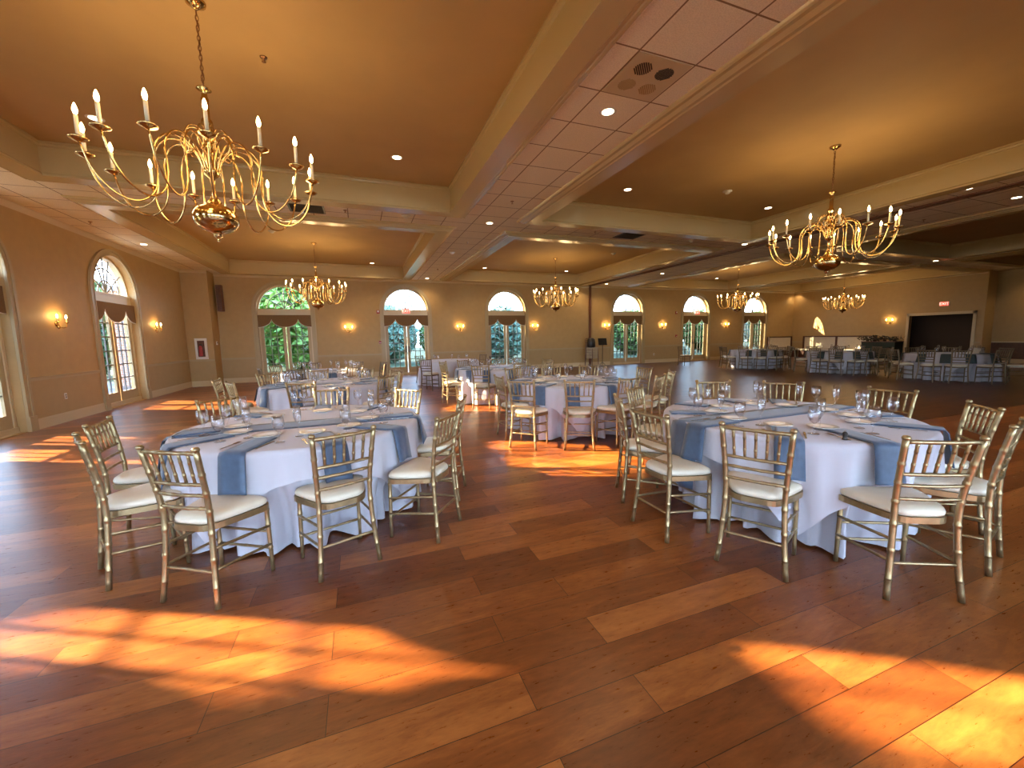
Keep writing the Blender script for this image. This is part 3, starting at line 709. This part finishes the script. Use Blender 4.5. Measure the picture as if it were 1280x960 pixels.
for t, L in SET2.items():
    c = CENT[t]
    for az in L:
        a = R(az); ph = 'at %s o\'clock on the %s' % (hour(t, az, 'set'), TN[t])
        inst(NAPG, (c[0], c[1], 0), a, 'hanging dark green napkin '+ph, 'dark green napkins')
        inst(goblet, (c[0]+.68*math.cos(a+.2), c[1]+.68*math.sin(a+.2), TZ+.002), 0, 'clear stemmed water goblet '+ph, 'water goblets')
        inst(flute, (c[0]+.58*math.cos(a+.42), c[1]+.58*math.sin(a+.42), TZ+.002), 0, 'tall clear champagne flute '+ph, 'champagne flutes')
for i in range(5):
    a = i*1.25; inst(goblet, (CENT[7][0]+.55*math.cos(a), CENT[7][1]+.55*math.sin(a), TZ+.002), 0, 'clear stemmed goblet on the bare white table, %s of its ring of five' % ['first', 'second', 'third', 'fourth', 'fifth'][i], 'water goblets')
# folded linen on the far right table, small favour box on the front right one
for i in range(3):
    b = MB(); b.box(-.16, .16, -.12, .12, 0, .045); b.box(-.155, .162, -.122, .118, .045, .05); o = b.obj('folded_linen', 'linen2'); o.location = (16.35, 6.05, TZ+.002+i*.051); o.rotation_euler = (0, 0, .1*i)
    tag(o, 'folded beige linen on the far table by the doorway, %s of three' % ['bottom', 'middle', 'top'][i], 'linen', 'folded beige linens')
o = tag(empty('favor_lantern', (2.86, 1.60, TZ+.006)), 'tiny dark lantern near the edge of the front right table', 'lantern')
MB().lathe([(0, 0), (.015, 0), (.016, .006), (.011, .01), (.011, .034), (.016, .038), (.008, .05), (0, .052)], 12).obj('body', 'dkmetal', o)
MB().tube([(.008*math.cos(q*.5), 0, .052+.008*math.sin(q*.5)) for q in range(7)], .0012, 5).obj('handle', 'brassd', o)

# ------------------------------------------------------------------ chandeliers
def make_chandelier():
    root = empty('chandelier'); tag(root, 'c', 'chandelier')            # origin at globe centre
    top = 1.72
    MB().lathe([(0, top), (.075, top), (.07, top-.02), (.03, top-.045), (.012, top-.06), (.0, top-.06)], 20).obj('canopy', 'brass', root)
    b = MB(); z = 1.08; i = 0
    while z < top-.07:
        pts = [(0.011*math.cos(q)*(1 if i % 2 else 0), .011*math.cos(q)*(0 if i % 2 else 1), z+.02+.026*math.sin(q)) for q in [2*PI*k_/10 for k_ in range(10)]]
        b.tube(pts, .0032, 5, closed=True); z += .038; i += 1
    ch = b.obj('chain', 'brassd', root)
    b = MB(); b.tube([(.012*math.sin(q*2.4), .012*math.cos(q*2.4), 1.02+q*(top-1.05)/14) for q in range(15)], .003, 5); b.obj('cord', 'brassd', ch)
    MB().lathe([(0, 1.08), (.012, 1.07), (.05, 1.055), (.055, 1.045), (.02, 1.03), (.022, .99), (.03, .97), (.026, .95), (.026, .82), (.04, .80), (.045, .77), (.03, .745), (.04, .72), (.048, .69), (.035, .66), (.022, .64), (.03, .61),
                (.055, .59), (.06, .565), (.035, .55), (.02, .53), (.018, .45), (.05, .43), (.06, .40), (.055, .36), (.02, .33), (.014, .28), (.014, .20), (.03, .17), (.05, .14), (.05, .125)], 20).obj('column', 'brass', root)
    prof = [(0.05, .128)]+[(.168*math.sin(q), .125*math.cos(q)) for q in [.35+2.5*k_/14 for k_ in range(15)]]+[(.045, -.12), (.03, -.135), (.035, -.15), (.012, -.165), (.008, -.185), (.012, -.19), (0, -.2)]
    MB().lathe(prof, 28).obj('globe', 'brass', root)
    arm = None; fl = []
    for k_ in range(15):
        a = R(20+24*k_); T = Matrix.Rotation(a, 4, 'Z')
        P = bez([(.05, 0, .38), (.09, 0, .50), (.18, 0, .60), (.30, 0, .585), (.375, 0, .46), (.37, 0, .27), (.40, 0, .12), (.50, 0, .03), (.62, 0, .05), (.73, 0, .17), (.79, 0, .36)], 5)
        def mk(nm, m_, f_, par):
            b = MB(); f_(b); return b.obj(nm, m_, par)
        if arm is None:
            arm = mk('arm', 'brass', lambda b: b.tube(P, .0075, 6), root); 
            pan = mk('drip_pan', 'brass', lambda b: b.lathe([(0, .352), (.012, .355), (.05, .372), (.058, .38), (.056, .383), (.02, .374), (.018, .385), (.019, .40), (0, .40)], 16, c=(.79, 0, 0)), arm)
            can = mk('candle_sleeve', 'candle', lambda b: b.lathe([(.0, .39), (.0125, .39), (.0125, .535), (.0, .537)], 10, c=(.79, 0, 0)), arm)
            bul = mk('bulb', 'flame', lambda b: b.lathe([(.004, .535), (.012, .548), (.0155, .566), (.012, .588), (.005, .608), (0, .616)], 10, c=(.79, 0, 0)), arm)
            KIDS(arm); cur = arm
            cur.rotation_euler = (0, 0, a)
        else:
            c_ = arm.copy(); COL.objects.link(c_); c_.parent = root; c_.rotation_euler = (0, 0, a)
            for q in (pan, can, bul): d = q.copy(); COL.objects.link(d); d.parent = c_
    for k_ in range(10):       # small upper scrolls
        a = R(36*k_+10); b = MB(); b.tube([Matrix.Rotation(a, 4, 'Z') @ Vector(p) for p in bez([(.03, 0, .62), (.07, 0, .72), (.15, 0, .70), (.19, 0, .60), (.16, 0, .52), (.12, 0, .53), (.13, 0, .58)], 4)], .005, 5); b.obj('scroll', 'brass', root)
    return root
ch0 = make_chandelier()
CH = [((-1.1, 4.32), 'large brass candle chandelier hanging over the front left table'), ((6.94, 4.31), 'large brass candle chandelier hanging over open floor beyond the front right table'),
      ((-1.05, 13.1), 'brass candle chandelier before the green-filled far window'), ((6.75, 13.3), 'brass candle chandelier between the two-sconce window and the wall track'),
      ((15.64, 13.3), 'brass candle chandelier before the last far-wall window'), ((22.3, 13.0), 'brass candle chandelier near the wall with the bench and doorway')]
for i, ((x, y), lb) in enumerate(CH):
    o = inst(ch0, (x, y, Zc-1.72), R(7*i), lb, 'brass chandeliers')
    for dz, k_ in ((.72, .5), (.30, .5)):
        for q in range(3):
            a = q*2.1+.3; lamp('chandelier_glow', 'POINT', (.62*math.cos(a), .62*math.sin(a), dz), K_CHAND*k_/3, WARM, o, shadow_soft_size=.12)

# ------------------------------------------------------------------ sconces
def make_sconce():
    root = empty('wall_sconce'); tag(root, 's', 'sconce')     # local +y into wall, origin on wall face
    T = Matrix.Rotation(R(90), 4, 'X')
    MB().lathe([(0, -.0), (.045, .0), (.04, .012), (.02, .02), (0, .022)], 16, T=T).lathe([(0, -.10), (.012, -.09), (.028, -.06), (.018, -.03), (.014, .02), (.02, .06), (.01, .10), (.006, .14), (0, .15)], 12, c=(0, -.03, 0)).obj('back_plate', 'brass', root)
    for s in (-1, 1):
        b = MB(); b.tube(bez([(0, -.03, -.04), (s*.04, -.07, -.075), (s*.10, -.09, -.05), (s*.125, -.09, .015)], 5), .006, 6); arm = b.obj('arm', 'brass', root)
        MB().lathe([(0, .01), (.03, .022), (.033, .028), (.012, .03), (.012, .04), (0, .04)], 12, c=(s*.125, -.09, 0)).obj('drip_pan', 'brass', arm)
        MB().lathe([(0, .035), (.011, .035), (.011, .10), (0, .101)], 10, c=(s*.125, -.09, 0)).obj('candle_sleeve', 'candle', arm)
        MB().lathe([(.004, .10), (.012, .113), (.016, .132), (.012, .155), (.005, .176), (0, .184)], 10, c=(s*.125, -.09, 0)).obj('bulb', 'flame', arm)
    return root
sc0 = make_sconce()
SC = [((-.34, D, 1.85), 0, 'between the green-filled window and the exit door'), ((4.1, D, 1.85), 0, 'on the far wall midway between exit door and two-sconce window'), ((7.59, D, 1.85), 0, 'just beside the two-sconce window, toward the wall track'),
      ((11.45, D, 1.85), 0, 'just past the brown wall track'), ((14.93, D, 1.85), 0, 'between the music-stand window and small exit sign'), ((19.34, D, 1.85), 0, 'on the far wall between the last two windows'),
      ((XL, 10.29, 1.87), 90, 'on the left wall between the two windows'), ((XL, 14.3, 1.87), 90, 'on the left wall near the corner pier'), ((XL, 6.2, 1.87), 90, 'on the left wall outside the view'), ((XR, 12.26, 1.85), -90, 'on the wall beside the dark doorway')]
for p, rz, lb in SC:
    o = inst(sc0, p, R(rz), 'two-candle brass wall sconce '+lb, 'brass wall sconces')
    lamp('sconce_glow', 'POINT', (0, -.14, .15), K_SCONCE, (1, .60, .22), o, shadow_soft_size=.04)

# ------------------------------------------------------------------ recessed downlights and ceiling fittings
dl = empty('recessed_downlight'); tag(dl, 'd', 'downlight')
MB().lathe([(.062, 0), (.085, -.004), (.092, 0)], 24).obj('trim_ring', 'white', dl)
MB().lathe([(0, -.002), (.062, -.002)], 24).obj('lens', 'lamp', dl)
DB = [((2.67, 3.99), 'in the tile strip beside the slotted vent'), ((2.73, 8.43), 'where the two tile strips cross'), ((2.7, 16.6), 'at the far end of the long tile strip'), ((-4.75, 12.59), 'above the left-wall corner window'),
      ((10.0, 8.35), 'at the crossing beside the wall track'), ((9.95, 13.12), 'first beside the wall track beyond the crossing'), ((11.42, 13.18), 'second past the wall track beyond the crossing'),
      ((11.0, 16.42), 'above the music stand'), ((9.93, 16.67), 'above the far wall just before the track'), ((10.0, 4.02), 'in the double strip, track side'), ((11.6, 3.99), 'in the double strip, outer side'),
      ((19.2, 8.35), 'in the cross strip before the far tables'), ((24.9, 7.6), 'above the golden jog wall'), ((-4.75, 5.2), 'above the left wall near the chandelier'), ((11.2, .3), 'in the double strip overhead'), ((24.55, 12.3), 'above the sconce by the doorway'), ((24.5, 16.8), 'above the bench corner')]
DC = [((.71, 6.76), 'in the near coffer behind the large chandelier'), ((5.02, 6.81), 'in the right near coffer by the tile strip'), ((8.8, 6.79), 'in the right near coffer by the smoke detector'), ((.68, 10.96), 'in the far left coffer, near edge'),
      ((.61, 15.93), 'in the far left coffer, far corner'), ((4.89, 15.87), 'in the middle far coffer, far corner'), ((8.52, 15.76), 'in the middle far coffer, by the track'), ((4.88, 10.94), 'in the middle far coffer, near corner'),
      ((17.18, 15.86), 'in the third far coffer'), ((14.2, 15.86), 'in the third far coffer, track side'), ((23.4, 15.8), 'in the last coffer by the bench corner'), ((21, 14.4), 'in the last coffer'), ((13.6, 6.8), 'in the dark coffer beyond the double strip'), ((-2.9, 6.8), 'in the near coffer toward the left wall'), ((-2.9, 1.8), 'in the near coffer overhead'), ((.7, 1.8), 'in the near coffer above the camera side'), ((5, 1.8), 'in the right near coffer overhead')]
for L, z in ((DB, Zb-.001), (DC, Zc-.001)):
    for (x, y), lb in L:
        o = inst(dl, (x, y, z), 0, 'round recessed ceiling downlight '+lb, 'recessed downlights')
        l = lamp('downlight_beam', 'SPOT', (0, 0, -.03), K_DOWN, (1, .72, .40), o, shadow_soft_size=.06, spot_size=R(125), spot_blend=.8)
sp = empty('sprinkler_head'); tag(sp, 's', 'sprinkler')
MB().lathe([(0, 0), (.035, 0), (.03, -.008), (.008, -.012), (.008, -.035), (0, -.035)], 14).obj('escutcheon', 'brassd', sp)
MB().lathe([(0, -.04), (.02, -.042), (.02, -.045), (0, -.045)], 12).obj('deflector', 'brassd', sp)
for (x, y, z), lb in (((-.72, 4.89, Zc), 'behind the large chandelier'), ((2.7, 7.0, Zb), 'in the long tile strip before the crossing'), ((2.7, 10.2, Zb), 'in the long tile strip past the crossing'), ((-.1, 8.4, Zb), 'in the cross strip'), ((-4.8, 10.6, Zb), 'near the left wall window'),
                      ((-4.8, 7.9, Zb), 'at the left wall strip crossing'), ((5.3, 8.4, Zb), 'in the cross strip beside the dark vent'), ((2.7, 14.3, Zb), 'near the end of the long tile strip'), ((11.8, 5.4, Zb), 'in the double strip')):
    inst(sp, (x, y, z), 0, 'small metal sprinkler head '+lb, 'sprinkler heads')
sd = empty('smoke_detector'); tag(sd, 's', 'smoke detector')
MB().lathe([(0, 0), (.085, 0), (.085, -.012), (.06, -.02), (0, -.02)], 20).obj('base', 'white', sd)
MB().lathe([(.05, -.02), (.045, -.045), (.03, -.055), (0, -.055)], 16).obj('sensor_dome', 'white', sd)
for (x, y, z), lb in (((6.98, 6.27, Zc), 'in the right near coffer before the chandelier'), ((1.0, 8.4, Zb), 'in the cross tile strip'), ((2.6, 11.5, Zb), 'in the long tile strip'), ((8.3, 12.0, Zc), 'in the middle far coffer'), ((-1.9, 12.0, Zc), 'in the far left coffer'), ((8.2, 8.4, Zb), 'in the cross strip past the dark vent')):
    inst(sd, (x, y, z), 0, 'round white smoke detector '+lb, 'smoke detectors')
# slotted square diffuser beside the downlight, and dark return grilles
o = tag(empty('ceiling_vent', (2.679, 3.39, Zb)), 'square cream ceiling vent with round slotted grilles', 'vent')
b = MB(); b.box(-.29, .29, -.29, .29, -.008, -.001); b.obj('plate', 'trim', o)
for (gx, gy) in ((-.12, .12), (.12, .12), (-.12, -.12), (.12, -.12)):
    b = MB()
    for i in range(-4, 5):
        w_ = math.sqrt(max(0, .085**2-(i*.018)**2)); T = Matrix.Translation((gx, gy, 0)) @ Matrix.Rotation(R(45 if gx*gy > 0 else -45), 4, 'Z')
        if w_ > .01: b.box(-w_, w_, i*.018-.006, i*.018+.006, -.011, -.008, T)
    b.obj('round_grille', 'slot' if gy < 0 else 'wains', o)
for x, y, w_, lb in ((6.3, 8.42, .30, 'in the cross strip before the middle far coffer'), (-.75, 8.42, .30, 'in the cross strip behind the large chandelier globe')):
    o = tag(empty('air_grille', (x, y, Zb)), 'dark square return air grille '+lb, 'vent', 'return air grilles')
    b = MB(); b.box(-w_, w_, -w_, -w_+.03, -.012, 0); b.box(-w_, w_, w_-.03, w_, -.012, 0); b.box(-w_, -w_+.03, -w_, w_, -.012, 0); b.box(w_-.03, w_, -w_, w_, -.012, 0); b.obj('grille_frame', 'dkmetal', o)
    b = MB()
    for i in range(12): yy = -w_+.05+i*(2*w_-.1)/11; b.box(-w_+.03, w_-.03, yy-.006, yy+.006, -.010, -.002)
    b.box(-w_+.03, w_-.03, -w_+.03, w_-.03, -.0015, 0); b.obj('slats', 'slot', o)

# ------------------------------------------------------------------ wall fittings
def exit_sign(T, label):
    root = empty('exit_sign'); root.matrix_world = T; tag(root, label, 'exit sign', 'lit exit signs')
    MB().box(-.16, .16, -.06, 0, -.10, .10).obj('housing', 'white', root)
    MB().box(-.145, .145, -.064, -.06, -.085, .085).obj('face', 'exit', root)
    cu = bpy.data.curves.new('lettering', 'FONT'); cu.body = 'EXIT'; cu.size = .155; cu.align_x = 'CENTER'; cu.align_y = 'CENTER'; cu.extrude = .002; cu.materials.append(M['exitl'])
    tmp = bpy.data.objects.new('lettering', cu); COL.objects.link(tmp); bpy.context.view_layer.update(); me = bpy.data.meshes.new_from_object(tmp.evaluated_get(bpy.context.evaluated_depsgraph_get())); bpy.data.objects.remove(tmp); t = bpy.data.objects.new('lettering', me); COL.objects.link(t); t.parent = root; t.location = (0, -.068, 0); t.rotation_euler = (R(90), 0, 0)
Tright = Matrix.Translation((XR, 0, 0)) @ Matrix.Rotation(R(-90), 4, 'Z')
exit_sign(Tfar @ Matrix.Translation((1.87, 0, 2.60)), 'red lit EXIT sign over the far-wall door by the bare table')
exit_sign(Tfar @ Matrix.Translation((17.2, 0, 2.60)), 'red lit EXIT sign over the far-wall door past the wall track')
exit_sign(Tright @ Matrix.Translation((-10.31, 0, 2.60)), 'red lit EXIT sign on the wall above the dark doorway')
for x, z, lb in ((.78, 2.57, 'fire alarm strobe beside the exit door, above the pull box'), (15.8, 2.6, 'fire alarm strobe past the wall track, above the pull box')):
    o = tag(empty('fire_alarm', (x, D, z)), 'red '+lb, 'fire alarm', 'red fire alarms')
    MB().box(-.06, .06, -.04, 0, -.07, .07).obj('body', 'red', o); MB().box(-.03, .03, -.055, -.04, -.02, .05).obj('strobe_lens', 'white', o)
for x, z, lb in ((.8, 1.36, 'by the exit door near the bare table'), (15.83, 1.38, 'by the door past the wall track')):
    o = tag(empty('pull_station', (x, D, z)), 'small dark red alarm pull box '+lb, 'alarm pull box', 'pull boxes')
    MB().box(-.05, .05, -.04, 0, -.06, .06).obj('body', 'red', o); MB().box(-.035, .035, -.05, -.04, -.03, -.015).obj('handle', 'white', o)
for p, T, lb in (((10.25, .49), Tleft, 'low on the left wall between two windows'), ((14.4, .45), Tfar, 'low on the far wall before the small exit door')):
    o = empty('wall_outlet'); o.matrix_world = T @ Matrix.Translation((p[0], 0, p[1])); tag(o, 'wall outlet plate '+lb, 'outlet')
    MB().box(-.035, .035, -.010, 0, -.058, .058).obj('plate', 'white', o)
    for dz in (.022, -.022): MB().box(-.015, .015, -.013, -.010, dz-.014, dz+.014).obj('socket', 'muntin', o)
o = tag(empty('extinguisher_cabinet', (-4.97, 16.42, 1.27)), 'white recessed cabinet holding a fire extinguisher on the corner pier', 'cabinet')
MB().box(-.17, .17, -.03, 0, -.35, .35).obj('cabinet_frame', 'white', o); MB().box(-.10, .10, -.034, -.03, -.27, .27).obj('window_panel', 'wood', o)
e = tag(empty('fire_extinguisher', (-4.97, 16.36, 1.03)), 'red fire extinguisher in the white cabinet on the pier', 'fire extinguisher')
MB().lathe([(0, 0), (.05, 0), (.052, .02), (.052, .28), (.03, .33), (.012, .35), (0, .35)], 16, c=(0, -.03, 0)).obj('cylinder', 'red', e); MB().box(-.03, .05, -.045, -.015, .35, .39).obj('handle', 'black', e)
o = tag(empty('thermostat', (-4.62, 16.75, 1.45)), 'small beige thermostat on the side of the corner pier', 'thermostat')
MB().box(0, .02, -.05, .05, -.06, .06).obj('body', 'white', o); MB().box(.02, .026, -.03, .03, -.005, .03).obj('display', 'black', o)
o = tag(empty('loudspeaker', (-4.45, 16.95, 3.1)), 'slim dark loudspeaker high in the corner beside the pier', 'speaker')
MB().box(-.08, .08, -.08, .14, -.55, .35).obj('cabinet_body', 'track', o); MB().box(-.06, .06, -.09, -.08, -.5, .3).obj('grille', 'wood', o)

# ------------------------------------------------------------------ stack of chairs and music stand by the track
def make_stack_chair():
    root = empty('stacking_chair'); tag(root, 's', 'chair')
    for s in (-1, 1):
        MB().tube([(s*.23, .20, 0), (s*.21, .17, .43)], .012, 6).obj('leg', 'stackm', root)
        MB().tube([(s*.23, -.24, 0), (s*.21, -.18, .43), (s*.20, -.24, .88)], .012, 6).obj('back_post', 'stackm', root)
    MB().box(-.21, .21, -.18, .18, .42, .46).obj('seat', 'linen2', root)
    MB().tube([(-.20, -.24, .87), (0, -.265, .89), (.20, -.24, .87)], .016, 6).tube([(-.205, -.22, .7), (0, -.24, .7), (.205, -.22, .7)], .012, 6).obj('backrest', 'stackm', root)
    return root
stc = make_stack_chair()
for i, wd in enumerate(['bottom', 'second', 'third', 'fourth', 'fifth', 'sixth', 'top']):
    inst(stc, (10.25, 16.45, i*.075), R(200), 'stacked banquet chair by the wall track, %s of the stack' % wd, 'stacked chairs')
o = tag(empty('folded_black_cloth', (10.2, 16.45, .92)), 'heap of black cloth on the stack of chairs', 'cloth')
b = MB(); b.lathe([(0, 0), (.16, 0), (.2, .05), (.19, .25), (.17, .38), (.1, .44), (0, .45)], 14); b.obj('bundle', 'black', o)
o = tag(empty('music_stand', (10.72, 16.3, 0)), 'black music stand beside the chair stack under the sconce', 'music stand')
MB().tube([(0, 0, .05), (0, 0, 1.1)], .013, 8).obj('pole', 'black', o); MB().box(-.23, .23, -.015, .0, 0, .33, Matrix.Translation((0, -.02, 1.02)) @ Matrix.Rotation(R(-12), 4, 'X')).obj('desk', 'black', o)
for i in range(3): a = i*2.09; MB().tube([(0, 0, .22), (.24*math.cos(a), .24*math.sin(a), .01)], .009, 6).obj('leg', 'black', o)

# ------------------------------------------------------------------ bench along the far corner, buffet, sofa-like console
def bench(T, n, w, label):
    root = empty('banquette_bench'); root.matrix_world = T; tag(root, label, 'bench', 'cream panelled banquettes')
    L_ = n*w
    MB().box(0, L_, -.16, -.02, 1.16, 1.22).box(-.04, 0, -.16, -.02, 0, 1.22).box(L_, L_+.04, -.16, -.02, 0, 1.22).obj('top_rail', 'wood', root)
    for i in range(n): MB().box(i*w+.05, (i+1)*w-.05, -.13, -.03, .52, 1.16).obj('back_panel', 'bench', root)
    for i in range(1, n): MB().box(i*w-.05, i*w+.05, -.15, -.02, .45, 1.2).obj('divider', 'wood', root)
    MB().box(0, L_, -.62, -.04, .40, .50).obj('seat', 'bench', root); MB().box(0.02, L_-.02, -.56, -.04, 0, .40).obj('base', 'wood', root)
bench(Matrix.Translation((22.65, D, 0)), 1, 1.9, 'cream panelled bench on the far wall beside the last window')
bench(Matrix.Translation((XR, 16.3, 0)) @ Matrix.Rotation(R(-90), 4, 'Z'), 2, 1.75, 'cream panelled bench along the end wall below the last chandelier')
o = tag(empty('buffet_table', (23.9, 12.2, 0)), 'console table under dark green cloth beside the doorway', 'table')
MB().box(-.35, .35, -.8, .6, .9, .94).obj('tabletop', 'wood', o); MB().box(-.33, .33, -.78, .58, .05, .9).obj('cloth_skirt', 'greencloth', o)
for i, dy in enumerate((-.6, -.2, .2, .5)):
    q = tag(empty('flower_arrangement', (23.9, 12.2+dy, .94)), 'dark dried arrangement on the console, %s from the doorway' % ['first', 'second', 'third', 'fourth'][i], 'arrangement', 'dark arrangements')
    MB().lathe([(0, 0), (.06, 0), (.07, .05), (.05, .1), (0, .1)], 10).obj('bowl', 'dkmetal', q)
    b = MB(); rg = random.Random(i)
    for _ in range(60):
        v = Vector((rg.gauss(0, .12), rg.gauss(0, .16), abs(rg.gauss(.12, .06)))); u = Vector((rg.uniform(-1, 1), rg.uniform(-1, 1), rg.uniform(0, 1))).normalized(); w_ = u.orthogonal(); b.add([v, v+w_*.03, v+u*.12, v-w_*.03], [(0, 1, 2, 3)])
    b.obj('sprays', 'garland', q)
